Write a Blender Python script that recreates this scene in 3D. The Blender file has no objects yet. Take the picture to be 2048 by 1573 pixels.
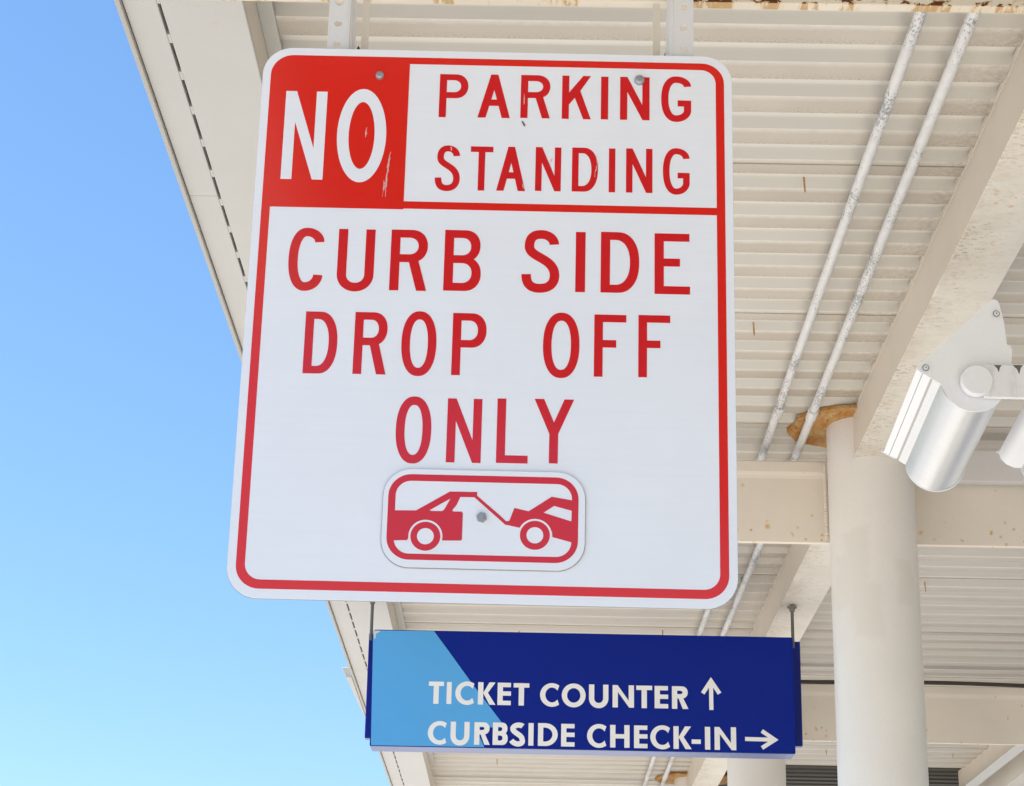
import bpy, bmesh, math, random
from mathutils import Vector, Matrix
rad = math.radians
random.seed(7)
SC = bpy.context.scene
COL = SC.collection

# ------------------------------------------------------------------ camera
EYE = 1.60
FPX, W0, H0 = 4179.46, 2048.0, 1573.0
PITCH, YAW, ROLL = rad(19.764), rad(-0.516), rad(1.193)
FW = Vector((math.sin(YAW)*math.cos(PITCH), math.cos(YAW)*math.cos(PITCH), math.sin(PITCH)))
_r = Vector((math.cos(YAW), -math.sin(YAW), 0)); _u = _r.cross(FW)
RT = math.cos(ROLL)*_r + math.sin(ROLL)*_u
UP = -math.sin(ROLL)*_r + math.cos(ROLL)*_u
cam = bpy.data.cameras.new('camera'); camo = bpy.data.objects.new('camera', cam); COL.objects.link(camo)
cam.sensor_width = 36; cam.lens = FPX/W0*36; cam.clip_start = 0.05; cam.clip_end = 3000
M = Matrix((RT, UP, -FW)).transposed().to_4x4(); M.translation = (0, 0, EYE); camo.matrix_world = M
SC.camera = camo

# ------------------------------------------------------------------ sky, sun, exposure
SUN_EL, SUN_AZ = rad(50), rad(-83)         # azimuth measured clockwise from +Y (the view direction)
world = bpy.data.worlds.new('World'); SC.world = world; world.use_nodes = True
wn = world.node_tree; bg = wn.nodes['Background']
sky = wn.nodes.new('ShaderNodeTexSky'); sky.sky_type = 'NISHITA'; sky.sun_disc = False
sky.sun_elevation = SUN_EL; sky.sun_rotation = SUN_AZ; sky.altitude = 2500; sky.air_density = 2.0; sky.dust_density = 0.0; sky.ozone_density = 9.0
wn.links.new(sky.outputs[0], bg.inputs[0]); bg.inputs[1].default_value = 0.080
sl = bpy.data.lights.new('sun', 'SUN'); sl.energy = 5.0; sl.angle = rad(0.5); sl.color = (1.0, 0.95, 0.88)
so = bpy.data.objects.new('sun', sl); COL.objects.link(so)
sd = Vector((math.sin(SUN_AZ)*math.cos(SUN_EL), math.cos(SUN_AZ)*math.cos(SUN_EL), math.sin(SUN_EL)))
so.rotation_euler = sd.to_track_quat('Z', 'Y').to_euler(); so.location = sd*60
SC.view_settings.view_transform = 'Standard'; SC.view_settings.look = 'None'
SC.view_settings.exposure = 1.22; SC.view_settings.gamma = 1.0
SC.cycles.max_bounces = 12; SC.cycles.diffuse_bounces = 8

# ------------------------------------------------------------------ helpers
def ray(x, y): return FW + RT*((x-W0/2)/FPX) - UP*((y-H0/2)/FPX)
def atY(x, y, Y):                     # the point of the plane Y seen at photo pixel x, y (z from the ground)
    d = ray(x, y); d = d*(Y/d.y); return Vector((d.x, d.y, d.z+EYE))

class MB:
    """collects boxes, prisms and sweeps in one bmesh"""
    def __init__(s): s.bm = bmesh.new()
    def face(s, pts):
        return s.bm.faces.new([s.bm.verts.new(p) for p in pts])
    def hexa(s, p):                   # p: 4 bottom ccw + 4 top ccw
        v = [s.bm.verts.new(q) for q in p]
        for f in ((3,2,1,0),(4,5,6,7),(0,1,5,4),(1,2,6,5),(2,3,7,6),(3,0,4,7)):
            s.bm.faces.new([v[i] for i in f])
    def box(s, x0, x1, y0, y1, z0, z1):
        s.hexa([(x0,y0,z0),(x1,y0,z0),(x1,y1,z0),(x0,y1,z0),(x0,y0,z1),(x1,y0,z1),(x1,y1,z1),(x0,y1,z1)])
    def prism(s, loop, axis, a, b):   # 2-D loop swept along axis 'x','y','z' from a to b
        def P(u, v, t):
            return (t,u,v) if axis == 'x' else (u,t,v) if axis == 'y' else (u,v,t)
        A = [s.bm.verts.new(P(u,v,a)) for u, v in loop]; B = [s.bm.verts.new(P(u,v,b)) for u, v in loop]
        n = len(loop)
        s.bm.faces.new(A); s.bm.faces.new(B[::-1])
        for i in range(n): s.bm.faces.new((A[i], B[i], B[(i+1)%n], A[(i+1)%n]))
    def tube(s, p0, p1, r0, r1=None, n=24, caps=True):
        p0 = Vector(p0); p1 = Vector(p1); r1 = r0 if r1 is None else r1
        d = (p1-p0).normalized(); a = d.orthogonal().normalized(); b = d.cross(a)
        A = []; B = []
        for i in range(n):
            t = 2*math.pi*i/n; q = a*math.cos(t)+b*math.sin(t)
            A.append(s.bm.verts.new(p0+q*r0)); B.append(s.bm.verts.new(p1+q*r1))
        for i in range(n): s.bm.faces.new((A[i], A[(i+1)%n], B[(i+1)%n], B[i]))
        if caps: s.bm.faces.new(A[::-1]); s.bm.faces.new(B)
    def build(s, name, mat, parent=None, bevel=0, smooth=False, loc=None):
        bmesh.ops.recalc_face_normals(s.bm, faces=s.bm.faces)
        me = bpy.data.meshes.new(name); s.bm.to_mesh(me); s.bm.free()
        return link(name, me, mat, parent, bevel, smooth)

def link(name, me, mat, parent=None, bevel=0, smooth=False):
    o = bpy.data.objects.new(name, me); COL.objects.link(o)
    me.materials.clear(); me.materials.append(mat)
    if smooth:
        for p in me.polygons: p.use_smooth = True
        me.set_sharp_from_angle(angle=rad(35))
    if bevel:
        m = o.modifiers.new('bevel', 'BEVEL'); m.width = bevel; m.segments = 2; m.limit_method = 'ANGLE'; m.angle_limit = rad(40)
    if parent is not None:
        o.parent = parent; o.matrix_parent_inverse = parent.matrix_world.inverted()
    return o

def tag(o, label=None, cat=None, group=None, kind=None):
    for k, v in (('label', label), ('category', cat), ('group', group), ('kind', kind)):
        if v: o[k] = v
    return o

def thing(name, loc, label, cat, group=None, roty=0):
    o = bpy.data.objects.new(name, None); COL.objects.link(o); o.empty_display_size = 0.1
    o.location = loc; o.rotation_euler = (0, roty, 0)
    bpy.context.view_layer.update()
    return tag(o, label, cat, group)

# flat pieces (plates, films, letters): loops in x,z -> a thin prism facing -Y
def flat(shapes, th, inset=0.0):
    """shapes: list of (loops, lift); each list of loops is filled with its holes left open.
    The front face of every shape lies 'lift' in front (towards -Y) of local y = 0 and is 'th' thick."""
    bm = bmesh.new()
    for loops, lift in shapes:
        cu = bpy.data.curves.new('tmp', 'CURVE'); cu.dimensions = '2D'; cu.fill_mode = 'BOTH'
        for lp in loops:
            sp = cu.splines.new('POLY'); sp.points.add(len(lp)-1); sp.use_cyclic_u = True
            for i, (x, z) in enumerate(lp): sp.points[i].co = (x, z, 0, 1)
        cu.extrude = th/2
        ob = bpy.data.objects.new('tmp', cu)
        me = bpy.data.meshes.new_from_object(ob)
        # curve x,y,z -> world x, -z(front), y
        me.transform(Matrix(((1,0,0,0),(0,0,-1,-lift+th/2),(0,1,0,0),(0,0,0,1))))
        bm.from_mesh(me)
        bpy.data.objects.remove(ob); bpy.data.curves.remove(cu); bpy.data.meshes.remove(me)
    bmesh.ops.remove_doubles(bm, verts=bm.verts, dist=1e-6)
    return bm

def flat_obj(name, shapes, th, mat, parent, matrix):
    bm = flat(shapes, th); me = bpy.data.meshes.new(name); bm.to_mesh(me); bm.free()
    o = link(name, me, mat)
    o.parent = parent; o.matrix_parent_inverse = Matrix()
    o.matrix_local = matrix
    return o

def rrect(x0, z0, x1, z1, r, n=10):
    out = []
    rs = r if isinstance(r, (list, tuple)) else (r, r, r, r)    # bl, br, tr, tl
    for (cx, cz, a, q) in ((x0,z0,180,rs[0]),(x1,z0,270,rs[1]),(x1,z1,0,rs[2]),(x0,z1,90,rs[3])):
        if q <= 0: out.append((cx, cz)); continue
        ox = cx+q if cx == x0 else cx-q; oz = cz+q if cz == z0 else cz-q
        for i in range(n+1):
            t = rad(a+90*i/n); out.append((ox+q*math.cos(t), oz+q*math.sin(t)))
    return out

# ------------------------------------------------------------------ materials
def nd(nt, t, **kw):
    n = nt.nodes.new(t)
    for k, v in kw.items(): setattr(n, k, v)
    return n
def base_mat(name, rough=0.5, spec=0.5, metal=0.0):
    m = bpy.data.materials.new(name); m.use_nodes = True
    b = m.node_tree.nodes['Principled BSDF']
    b.inputs['Roughness'].default_value = rough; b.inputs['Metallic'].default_value = metal
    b.inputs['Specular IOR Level'].default_value = spec
    return m, m.node_tree, b
def coords(nt, kind='Object', scale=(1,1,1)):
    tc = nd(nt, 'ShaderNodeTexCoord'); mp = nd(nt, 'ShaderNodeMapping'); mp.inputs['Scale'].default_value = scale
    nt.links.new(tc.outputs[kind], mp.inputs[0]); return mp.outputs[0]
def noise(nt, vec, scale, detail=4, rough=0.6):
    n = nd(nt, 'ShaderNodeTexNoise'); n.inputs['Scale'].default_value = scale; n.inputs['Detail'].default_value = detail
    n.inputs['Roughness'].default_value = rough
    nt.links.new(vec, n.inputs['Vector']); return n.outputs['Fac']
def ramp(nt, fac, a, b):              # 0 below a, 1 above b
    n = nd(nt, 'ShaderNodeMapRange'); n.inputs['From Min'].default_value = a; n.inputs['From Max'].default_value = b
    nt.links.new(fac, n.inputs['Value']); return n.outputs[0]
def mth(nt, op, a, b=None):
    n = nd(nt, 'ShaderNodeMath', operation=op)
    for i, v in enumerate((a, b)):
        if v is None: continue
        if isinstance(v, (int, float)): n.inputs[i].default_value = v
        else: nt.links.new(v, n.inputs[i])
    return n.outputs[0]
def mix(nt, fac, a, b):
    n = nd(nt, 'ShaderNodeMix', data_type='RGBA')
    for sock, v in ((n.inputs[0], fac), (n.inputs[6], a), (n.inputs[7], b)):
        if isinstance(v, (int, float)): sock.default_value = v
        elif isinstance(v, tuple): sock.default_value = v+(1,)
        else: nt.links.new(v, sock)
    return n.outputs[2]
def bump(nt, b, h, strength=0.2, dist=0.002):
    n = nd(nt, 'ShaderNodeBump'); n.inputs['Strength'].default_value = strength; n.inputs['Distance'].default_value = dist
    nt.links.new(h, n.inputs['Height']); nt.links.new(n.outputs[0], b.inputs['Normal'])

BEIGE = (0.76, 0.69, 0.595)
SOFF = (0.50, 0.49, 0.46)
RUST = (0.42, 0.20, 0.045)

def paint(name, c, rough=0.5, mott=0.08, rust=0.0, dirt=0.0, dscale=(60,8,60), rscale=26, spec=0.35):
    """old building paint: mottled, with optional dirt flecks and rust freckles"""
    m, nt, b = base_mat(name, rough, spec)
    v = coords(nt)
    dark = tuple(x*(1-mott*1.6) for x in c)
    col = mix(nt, ramp(nt, noise(nt, v, 2.6, 5), 0.35, 0.7), c, dark)
    col = mix(nt, mth(nt, 'MULTIPLY', ramp(nt, noise(nt, v, 140, 2), 0.4, 0.75), 0.25), col, tuple(x*0.86 for x in c))
    if dirt:
        v2 = coords(nt, scale=dscale)
        d = ramp(nt, noise(nt, v2, 1.0, 6, 0.75), 0.54, 0.66)
        d = mth(nt, 'MULTIPLY', d, ramp(nt, noise(nt, v, 3.5, 3), 0.36, 0.60))
        col = mix(nt, mth(nt, 'MULTIPLY', d, dirt), col, (0.23, 0.185, 0.13))
    if rust:
        rr = ramp(nt, noise(nt, v, rscale, 3, 0.55), 0.665, 0.74)
        rr = mth(nt, 'MULTIPLY', rr, ramp(nt, noise(nt, v, 2.2, 2), 0.48, 0.62))
        col = mix(nt, mth(nt, 'MULTIPLY', rr, rust), col, (0.52, 0.27, 0.075))
    nt.links.new(col, b.inputs['Base Color'])
    bump(nt, b, noise(nt, v, 220, 3), 0.12, 0.001)
    return m

M_SOFFIT = paint('soffit_paint', SOFF, 0.45, 0.03, rust=0.25)
M_LIP = paint('edge_trim_paint', (0.43, 0.41, 0.37), 0.5, 0.05)
M_BEAM = paint('beam_paint', BEIGE, 0.5, 0.06, rust=0.9, rscale=38)
M_FLANGE = paint('flange_paint', (0.75, 0.70, 0.61), 0.55, 0.06, rust=0.9, dirt=0.85, dscale=(26, 95, 26), rscale=30)
def mat_flange():
    m, nt, b = base_mat('stained_flange_paint', 0.55, 0.35); v = coords(nt)
    tc = nd(nt, 'ShaderNodeTexCoord'); sx = nd(nt, 'ShaderNodeSeparateXYZ'); nt.links.new(tc.outputs['Object'], sx.inputs[0])
    col = mix(nt, ramp(nt, noise(nt, v, 5, 5), 0.3, 0.7), (0.76, 0.72, 0.64), (0.66, 0.61, 0.52))
    col = mix(nt, mth(nt, 'MULTIPLY', ramp(nt, noise(nt, coords(nt, scale=(1, 2.2, 1)), 20, 5, 0.7), 0.5, 0.7), 0.5), col, (0.60, 0.53, 0.42))
    edge = ramp(nt, sx.outputs['X'], 1.125, 0.985)                      # 1 at the left edge
    n = noise(nt, coords(nt, scale=(1, 1.7, 1)), 52, 6, 0.75)
    thr = mth(nt, 'ADD', n, mth(nt, 'MULTIPLY', edge, 0.115))
    grp = ramp(nt, noise(nt, v, 4.5, 3), 0.36, 0.62)
    col = mix(nt, mth(nt, 'MULTIPLY', mth(nt, 'MULTIPLY', ramp(nt, thr, 0.625, 0.70), grp), 0.8), col, (0.24, 0.19, 0.13))
    col = mix(nt, mth(nt, 'MULTIPLY', mth(nt, 'MULTIPLY', ramp(nt, edge, 0.35, 1.0), ramp(nt, noise(nt, v, 13, 5, 0.7), 0.35, 0.65)), 0.55), col, (0.50, 0.42, 0.31))
    r = mth(nt, 'MULTIPLY', ramp(nt, noise(nt, coords(nt, scale=(1, 1.8, 1)), 42, 4, 0.6), 0.60, 0.68), ramp(nt, noise(nt, v, 6.0, 2), 0.50, 0.62))
    col = mix(nt, mth(nt, 'MULTIPLY', r, 0.85), col, (0.56, 0.30, 0.07))
    nt.links.new(col, b.inputs['Base Color']); bump(nt, b, noise(nt, v, 180, 3), 0.15, 0.001); return m
M_FLANGE = mat_flange()
def add_freckles(m, z0):
    nt = m.node_tree; b = nt.nodes['Principled BSDF']; src = b.inputs['Base Color'].links[0].from_socket
    tc = nd(nt, 'ShaderNodeTexCoord'); sx = nd(nt, 'ShaderNodeSeparateXYZ'); nt.links.new(tc.outputs['Object'], sx.inputs[0])
    vo = nd(nt, 'ShaderNodeTexVoronoi'); vo.inputs['Scale'].default_value = 42; nt.links.new(tc.outputs['Object'], vo.inputs['Vector'])
    wn_ = nd(nt, 'ShaderNodeTexNoise'); wn_.inputs['Scale'].default_value = 5; nt.links.new(tc.outputs['Object'], wn_.inputs['Vector'])
    sc = nd(nt, 'ShaderNodeSeparateColor'); nt.links.new(vo.outputs['Color'], sc.inputs[0])
    low = ramp(nt, sx.outputs['Z'], z0+0.085, z0+0.012)
    keep = mth(nt, 'LESS_THAN', sc.outputs[0], mth(nt, 'MULTIPLY', mth(nt, 'ADD', mth(nt, 'MULTIPLY', low, 0.75), 0.06), ramp(nt, wn_.outputs['Fac'], 0.38, 0.54)))
    rad_ = mth(nt, 'ADD', 0.22, mth(nt, 'MULTIPLY', sc.outputs[1], 0.30))
    dot = mth(nt, 'SUBTRACT', 1.0, ramp(nt, mth(nt, 'DIVIDE', vo.outputs['Distance'], rad_), 0.35, 1.0))
    f = mth(nt, 'MULTIPLY', mth(nt, 'MULTIPLY', dot, keep), 0.85)
    nt.links.new(mix(nt, f, src, (0.60, 0.33, 0.06)), b.inputs['Base Color'])
add_freckles(M_BEAM, EYE+1.762)
M_WEB = paint('web_paint', (0.68, 0.61, 0.52), 0.5, 0.05, rust=0.3)
def mat_column():
    m = paint('patched_column_paint', (0.76, 0.725, 0.68), 0.36, 0.04)
    nt = m.node_tree; b = nt.nodes['Principled BSDF']; src = b.inputs['Base Color'].links[0].from_socket
    tc = nd(nt, 'ShaderNodeTexCoord'); sx = nd(nt, 'ShaderNodeSeparateXYZ'); nt.links.new(tc.outputs['Object'], sx.inputs[0])
    w = mth(nt, 'MULTIPLY', mth(nt, 'SUBTRACT', noise(nt, tc.outputs['Object'], 9, 3), 0.5), 0.07)
    tot = None
    for xc, hw, zc, hh in ((0.985, 0.034, EYE+1.61, 0.15), (0.945, 0.022, EYE+1.60, 0.09), (1.120, 0.026, EYE+1.59, 0.08), (1.01, 0.05, EYE+1.50, 0.09)):
        dx = mth(nt, 'SUBTRACT', hw, mth(nt, 'ABSOLUTE', mth(nt, 'ADD', mth(nt, 'SUBTRACT', sx.outputs['X'], xc), w)))
        dz = mth(nt, 'SUBTRACT', hh, mth(nt, 'ABSOLUTE', mth(nt, 'ADD', mth(nt, 'SUBTRACT', sx.outputs['Z'], zc), w)))
        k = ramp(nt, mth(nt, 'MINIMUM', dx, dz), -0.002, 0.014)
        tot = k if tot is None else mth(nt, 'MAXIMUM', tot, k)
    nt.links.new(mix(nt, mth(nt, 'MULTIPLY', tot, 0.8), src, (0.69, 0.655, 0.60)), b.inputs['Base Color'])
    return m
M_COLUMN1 = mat_column()
M_COLUMN = paint('column_paint', (0.76, 0.725, 0.68), 0.38, 0.04)

def mat_deck():
    m, nt, b = base_mat('deck_paint', 0.5, 0.35)
    tc = nd(nt, 'ShaderNodeTexCoord'); sx = nd(nt, 'ShaderNodeSeparateXYZ'); nt.links.new(tc.outputs['Object'], sx.inputs[0])
    v = tc.outputs['Object']
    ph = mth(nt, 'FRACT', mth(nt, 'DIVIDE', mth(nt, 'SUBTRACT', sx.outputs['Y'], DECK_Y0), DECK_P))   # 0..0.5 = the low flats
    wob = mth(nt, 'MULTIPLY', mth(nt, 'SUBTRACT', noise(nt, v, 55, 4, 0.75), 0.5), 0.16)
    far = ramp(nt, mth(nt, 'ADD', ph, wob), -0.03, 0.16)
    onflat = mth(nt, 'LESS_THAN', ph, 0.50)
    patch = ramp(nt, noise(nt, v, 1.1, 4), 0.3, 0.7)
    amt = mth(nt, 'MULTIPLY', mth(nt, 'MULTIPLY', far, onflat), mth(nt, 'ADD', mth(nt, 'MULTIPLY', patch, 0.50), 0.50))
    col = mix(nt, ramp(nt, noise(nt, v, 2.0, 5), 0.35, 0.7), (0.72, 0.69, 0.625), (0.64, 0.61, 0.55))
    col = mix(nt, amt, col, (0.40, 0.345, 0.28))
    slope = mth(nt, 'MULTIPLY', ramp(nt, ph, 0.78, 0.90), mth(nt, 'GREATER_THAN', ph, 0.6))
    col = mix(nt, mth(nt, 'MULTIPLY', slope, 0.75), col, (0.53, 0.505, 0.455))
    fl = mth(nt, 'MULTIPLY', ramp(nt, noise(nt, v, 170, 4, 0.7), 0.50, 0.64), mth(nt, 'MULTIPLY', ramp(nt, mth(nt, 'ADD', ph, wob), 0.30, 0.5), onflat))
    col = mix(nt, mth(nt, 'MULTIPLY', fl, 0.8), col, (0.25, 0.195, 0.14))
    # black grime gathered along the long beam
    g = ramp(nt, sx.outputs['X'], 0.86, 1.03)
    g = mth(nt, 'MULTIPLY', g, mth(nt, 'LESS_THAN', sx.outputs['X'], 1.04))
    g = mth(nt, 'MULTIPLY', mth(nt, 'MULTIPLY', g, ramp(nt, noise(nt, v, 60, 5, 0.75), 0.40, 0.62)), mth(nt, 'ADD', mth(nt, 'MULTIPLY', onflat, 0.7), 0.15))
    col = mix(nt, mth(nt, 'MULTIPLY', g, 0.75), col, (0.17, 0.14, 0.105))
    nt.links.new(col, b.inputs['Base Color'])
    bump(nt, b, noise(nt, v, 220, 3), 0.1, 0.001)
    return m

def mat_rusty(name):
    m, nt, b = base_mat(name, 0.8, 0.2); v = coords(nt, scale=(1, 0.36, 1))
    col = mix(nt, ramp(nt, noise(nt, v, 34, 8, 0.78), 0.40, 0.60), (0.48, 0.34, 0.16), (0.40, 0.165, 0.03))
    col = mix(nt, ramp(nt, noise(nt, v, 60, 5, 0.7), 0.55, 0.72), col, (0.20, 0.075, 0.02))
    nt.links.new(col, b.inputs['Base Color']); bump(nt, b, noise(nt, v, 130, 4), 0.4, 0.002); return m
M_RUST = mat_rusty('rusty_steel')
M_DARKRUST = paint('dark_rust', (0.09, 0.055, 0.03), 0.8, 0.3, rust=0.5, rscale=90)

def mat_rustedge():
    """painted beam whose lower edge has rusted through in blotches"""
    m, nt, b = base_mat('rusted_edge_paint', 0.5, 0.3); v = coords(nt)
    tc = nd(nt, 'ShaderNodeTexCoord'); sx = nd(nt, 'ShaderNodeSeparateXYZ'); nt.links.new(tc.outputs['Object'], sx.inputs[0])
    col = mix(nt, ramp(nt, noise(nt, v, 3, 5), 0.35, 0.7), (0.70, 0.63, 0.52), (0.62, 0.55, 0.44))
    v2 = coords(nt, scale=(24, 5, 40))
    n = noise(nt, v2, 1.0, 5, 0.72)
    low = ramp(nt, sx.outputs['Z'], EYE+1.815, EYE+1.788)
    band = mth(nt, 'MULTIPLY', ramp(nt, sx.outputs['Z'], EYE+1.7868, EYE+1.7875), ramp(nt, sx.outputs['Z'], EYE+1.7985, EYE+1.7945))
    halo = mth(nt, 'MULTIPLY', ramp(nt, n, 0.49, 0.62), low)
    col = mix(nt, mth(nt, 'MULTIPLY', halo, 0.8), col, (0.62, 0.36, 0.075))
    core = mth(nt, 'MULTIPLY', ramp(nt, n, 0.545, 0.575), band)
    col = mix(nt, core, col, (0.10, 0.028, 0.008))
    nt.links.new(col, b.inputs['Base Color']); bump(nt, b, noise(nt, v, 160, 3), 0.15, 0.001); return m
M_RUSTEDGE = mat_rustedge()

def mat_conduit():
    m, nt, b = base_mat('peeling_conduit_paint', 0.5, 0.4); v = coords(nt, scale=(1, 0.45, 1))
    n = noise(nt, v, 210, 6, 0.75)
    big = noise(nt, v, 9, 3)
    pe = mth(nt, 'ADD', n, mth(nt, 'MULTIPLY', mth(nt, 'SUBTRACT', big, 0.5), 0.60))
    f = mth(nt, 'MULTIPLY', ramp(nt, pe, 0.575, 0.605), 0.85)
    soft = ramp(nt, noise(nt, v, 60, 4), 0.4, 0.7)
    col = mix(nt, mth(nt, 'MULTIPLY', soft, 0.5), (0.65, 0.645, 0.635), (0.50, 0.50, 0.50))
    col = mix(nt, f, col, (0.24, 0.25, 0.255))
    nt.links.new(col, b.inputs['Base Color']); nt.links.new(mth(nt, 'MULTIPLY', f, 0.5), b.inputs['Metallic'])
    bump(nt, b, mth(nt, 'SUBTRACT', 1.0, f), 0.3, 0.001); return m
M_CONDUIT = mat_conduit()

def film(name, c, rough, spec=0.5, coat=0.0, wear=0.0, crough=0.08):
    m, nt, b = base_mat(name, rough, spec); v = coords(nt)
    b.inputs['Coat Weight'].default_value = coat; b.inputs['Coat Roughness'].default_value = crough
    col = mix(nt, mth(nt, 'MULTIPLY', ramp(nt, noise(nt, v, 6, 5), 0.35, 0.7), 0.5), c, tuple(x*0.93 for x in c))
    gr = noise(nt, coords(nt, scale=(2, 2, 55)), 2.0, 3)
    col = mix(nt, mth(nt, 'MULTIPLY', ramp(nt, gr, 0.45, 0.7), 0.35), col, tuple(x*0.94 for x in c))
    col = mix(nt, mth(nt, 'MULTIPLY', ramp(nt, noise(nt, v, 300, 2), 0.68, 0.76), ramp(nt, noise(nt, v, 5, 3), 0.5, 0.7)), col, tuple(x*0.80+0.02 for x in c))
    if wear:
        w = mth(nt, 'MULTIPLY', ramp(nt, noise(nt, v, 260, 3, 0.6), 0.72, 0.78), ramp(nt, noise(nt, v, 9, 2), 0.52, 0.66))
        col = mix(nt, mth(nt, 'MULTIPLY', w, wear), col, (0.70, 0.55, 0.52))
    nt.links.new(col, b.inputs['Base Color'])
    bump(nt, b, noise(nt, coords(nt, scale=(1, 1, 3)), 35, 2), 0.015, 0.002)
    return m
M_WHITEFILM = film('white_sheeting', (0.84, 0.852, 0.90), 0.25, 0.6)
M_REDFILM = film('red_film', (0.74, 0.016, 0.007), 0.17, 0.8, coat=0.0, wear=0.7)
M_REDINK = film('red_lettering_film', (0.66, 0.010, 0.013), 0.17, 0.8, wear=0.7)
M_ALU = base_mat('sign_edge_aluminium', 0.4, 0.5, 0.9)[0]
M_ALU.node_tree.nodes['Principled BSDF'].inputs['Base Color'].default_value = (0.62, 0.63, 0.64, 1)
M_EDGE = paint('grey_edge_rim', (0.33, 0.33, 0.335), 0.5, 0.3)  # grey rim set behind the sign plates, darkens their outline
M_SCRATCH = film('scraped_film', (0.74, 0.48, 0.45), 0.5)
M_NAVY = film('navy_enamel', (0.0015, 0.017, 0.25), 0.36, 0.15)
M_NAVYSIDE = film('navy_side_enamel', (0.008, 0.022, 0.22), 0.38, 0.2)
M_SKYBLUE = film('light_blue_film', (0.095, 0.40, 0.80), 0.33, 0.3)
M_WHITETXT = film('white_lettering_film', (0.86, 0.86, 0.86), 0.4, 0.4)
M_UNDER = film('pale_blue_underside', (0.065, 0.105, 0.29), 0.35, 0.5)

def metal(name, c, rough, met=1.0, streak=True, grime=0.0):
    m, nt, b = base_mat(name, rough, 0.5, met)
    v = coords(nt, scale=(6, 90, 6)) if streak else coords(nt, scale=(30, 30, 30))
    n = noise(nt, v, 3, 5, 0.65)
    col = mix(nt, n, c, tuple(x*0.82 for x in c))
    if grime:
        g = ramp(nt, noise(nt, coords(nt, scale=(20, 60, 20)), 2.0, 6, 0.75), 0.63, 0.70)
        col = mix(nt, mth(nt, 'MULTIPLY', g, grime), col, (0.10, 0.09, 0.08))
    nt.links.new(col, b.inputs['Base Color'])
    nt.links.new(mth(nt, 'ADD', mth(nt, 'MULTIPLY', n, 0.15), rough-0.07), b.inputs['Roughness'])
    return m
M_BOLT = metal('galvanised_bolt', (0.42, 0.44, 0.46), 0.5, 0.7, streak=False)
M_ROD = metal('grey_steel_rod', (0.17, 0.175, 0.165), 0.5, 0.5, streak=False)
M_NUT = paint('stained_nut', (0.23, 0.20, 0.165), 0.6, 0.1, rust=0.8, rscale=90)
M_FIXBODY = metal('brushed_aluminium', (0.68, 0.69, 0.70), 0.36, 0.75, grime=0.35)
M_FIXPLATE = paint('white_end_plate_enamel', (0.83, 0.84, 0.86), 0.35, 0.015, spec=0.5)
M_FIXWHITE = paint('white_enamel', (0.72, 0.73, 0.75), 0.35, 0.02, spec=0.5)
M_FIXARM = paint('chipped_white_enamel', (0.80, 0.80, 0.80), 0.4, 0.03, dirt=0.3, dscale=(40, 20, 7), spec=0.5)
M_CHIP = base_mat('bare_dark_metal', 0.6, 0.3)[0]; M_CHIP.node_tree.nodes['Principled BSDF'].inputs['Base Color'].default_value = (0.12, 0.12, 0.125, 1)
M_BRACKET = paint('bracket_paint', (0.72, 0.71, 0.70), 0.45, 0.04, rust=0.25, rscale=60)
M_BLACK = base_mat('black_cable_jacket', 0.6, 0.3)[0]; M_BLACK.node_tree.nodes['Principled BSDF'].inputs['Base Color'].default_value = (0.06, 0.05, 0.04, 1)
M_VOID = base_mat('dark_void_paint', 0.8, 0.1)[0]; M_VOID.node_tree.nodes['Principled BSDF'].inputs['Base Color'].default_value = (0.05, 0.05, 0.05, 1)
M_RAIL = paint('grey_rail_paint', (0.66, 0.64, 0.62), 0.5, 0.03)
M_STUCCO = paint('stucco', (0.66, 0.62, 0.55), 0.9, 0.06)

def mat_ground(name, c, sc):
    m, nt, b = base_mat(name, 0.85, 0.2); v = coords(nt)
    col = mix(nt, noise(nt, v, sc, 8, 0.7), tuple(x*0.8 for x in c), tuple(min(1, x*1.15) for x in c))
    nt.links.new(col, b.inputs['Base Color']); return m
M_PAVE = mat_ground('concrete_paving', (0.55, 0.525, 0.485), 1.2)
M_ROAD = mat_ground('concrete_roadway', (0.42, 0.405, 0.38), 3)
M_LAND = mat_ground('dry_ground', (0.36, 0.33, 0.27), 0.05)
M_LINE = mat_ground('road_paint', (0.75, 0.75, 0.72), 4)

# ------------------------------------------------------------------ ground, road, pavement
mb = MB(); mb.face([(-900,-900,-0.16),(900,-900,-0.16),(900,900,-0.16),(-900,900,-0.16)]); tag(mb.build('ground', M_LAND), kind='structure')
mb = MB(); mb.face([(-13,-80,-0.15),(-1.6,-80,-0.15),(-1.6,80,-0.15),(-13,80,-0.15)]); tag(mb.build('road', M_ROAD), kind='structure')
mb = MB(); mb.box(-1.42, 14, -40, 40, -0.155, 0.0); tag(mb.build('pavement', M_PAVE, bevel=0.01), kind='structure')
mb = MB(); mb.box(-1.60, -1.422, -40, 40, -0.155, 0.003); tag(mb.build('kerb', M_PAVE, bevel=0.02), kind='structure')
mb = MB()
for k in range(-20, 20):
    y = k*4.0; mb.face([(-7.4,y,-0.146),(-7.28,y,-0.146),(-7.28,y+2.2,-0.146),(-7.4,y+2.2,-0.146)])
tag(mb.build('road_marking', M_LINE), kind='structure')

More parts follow.
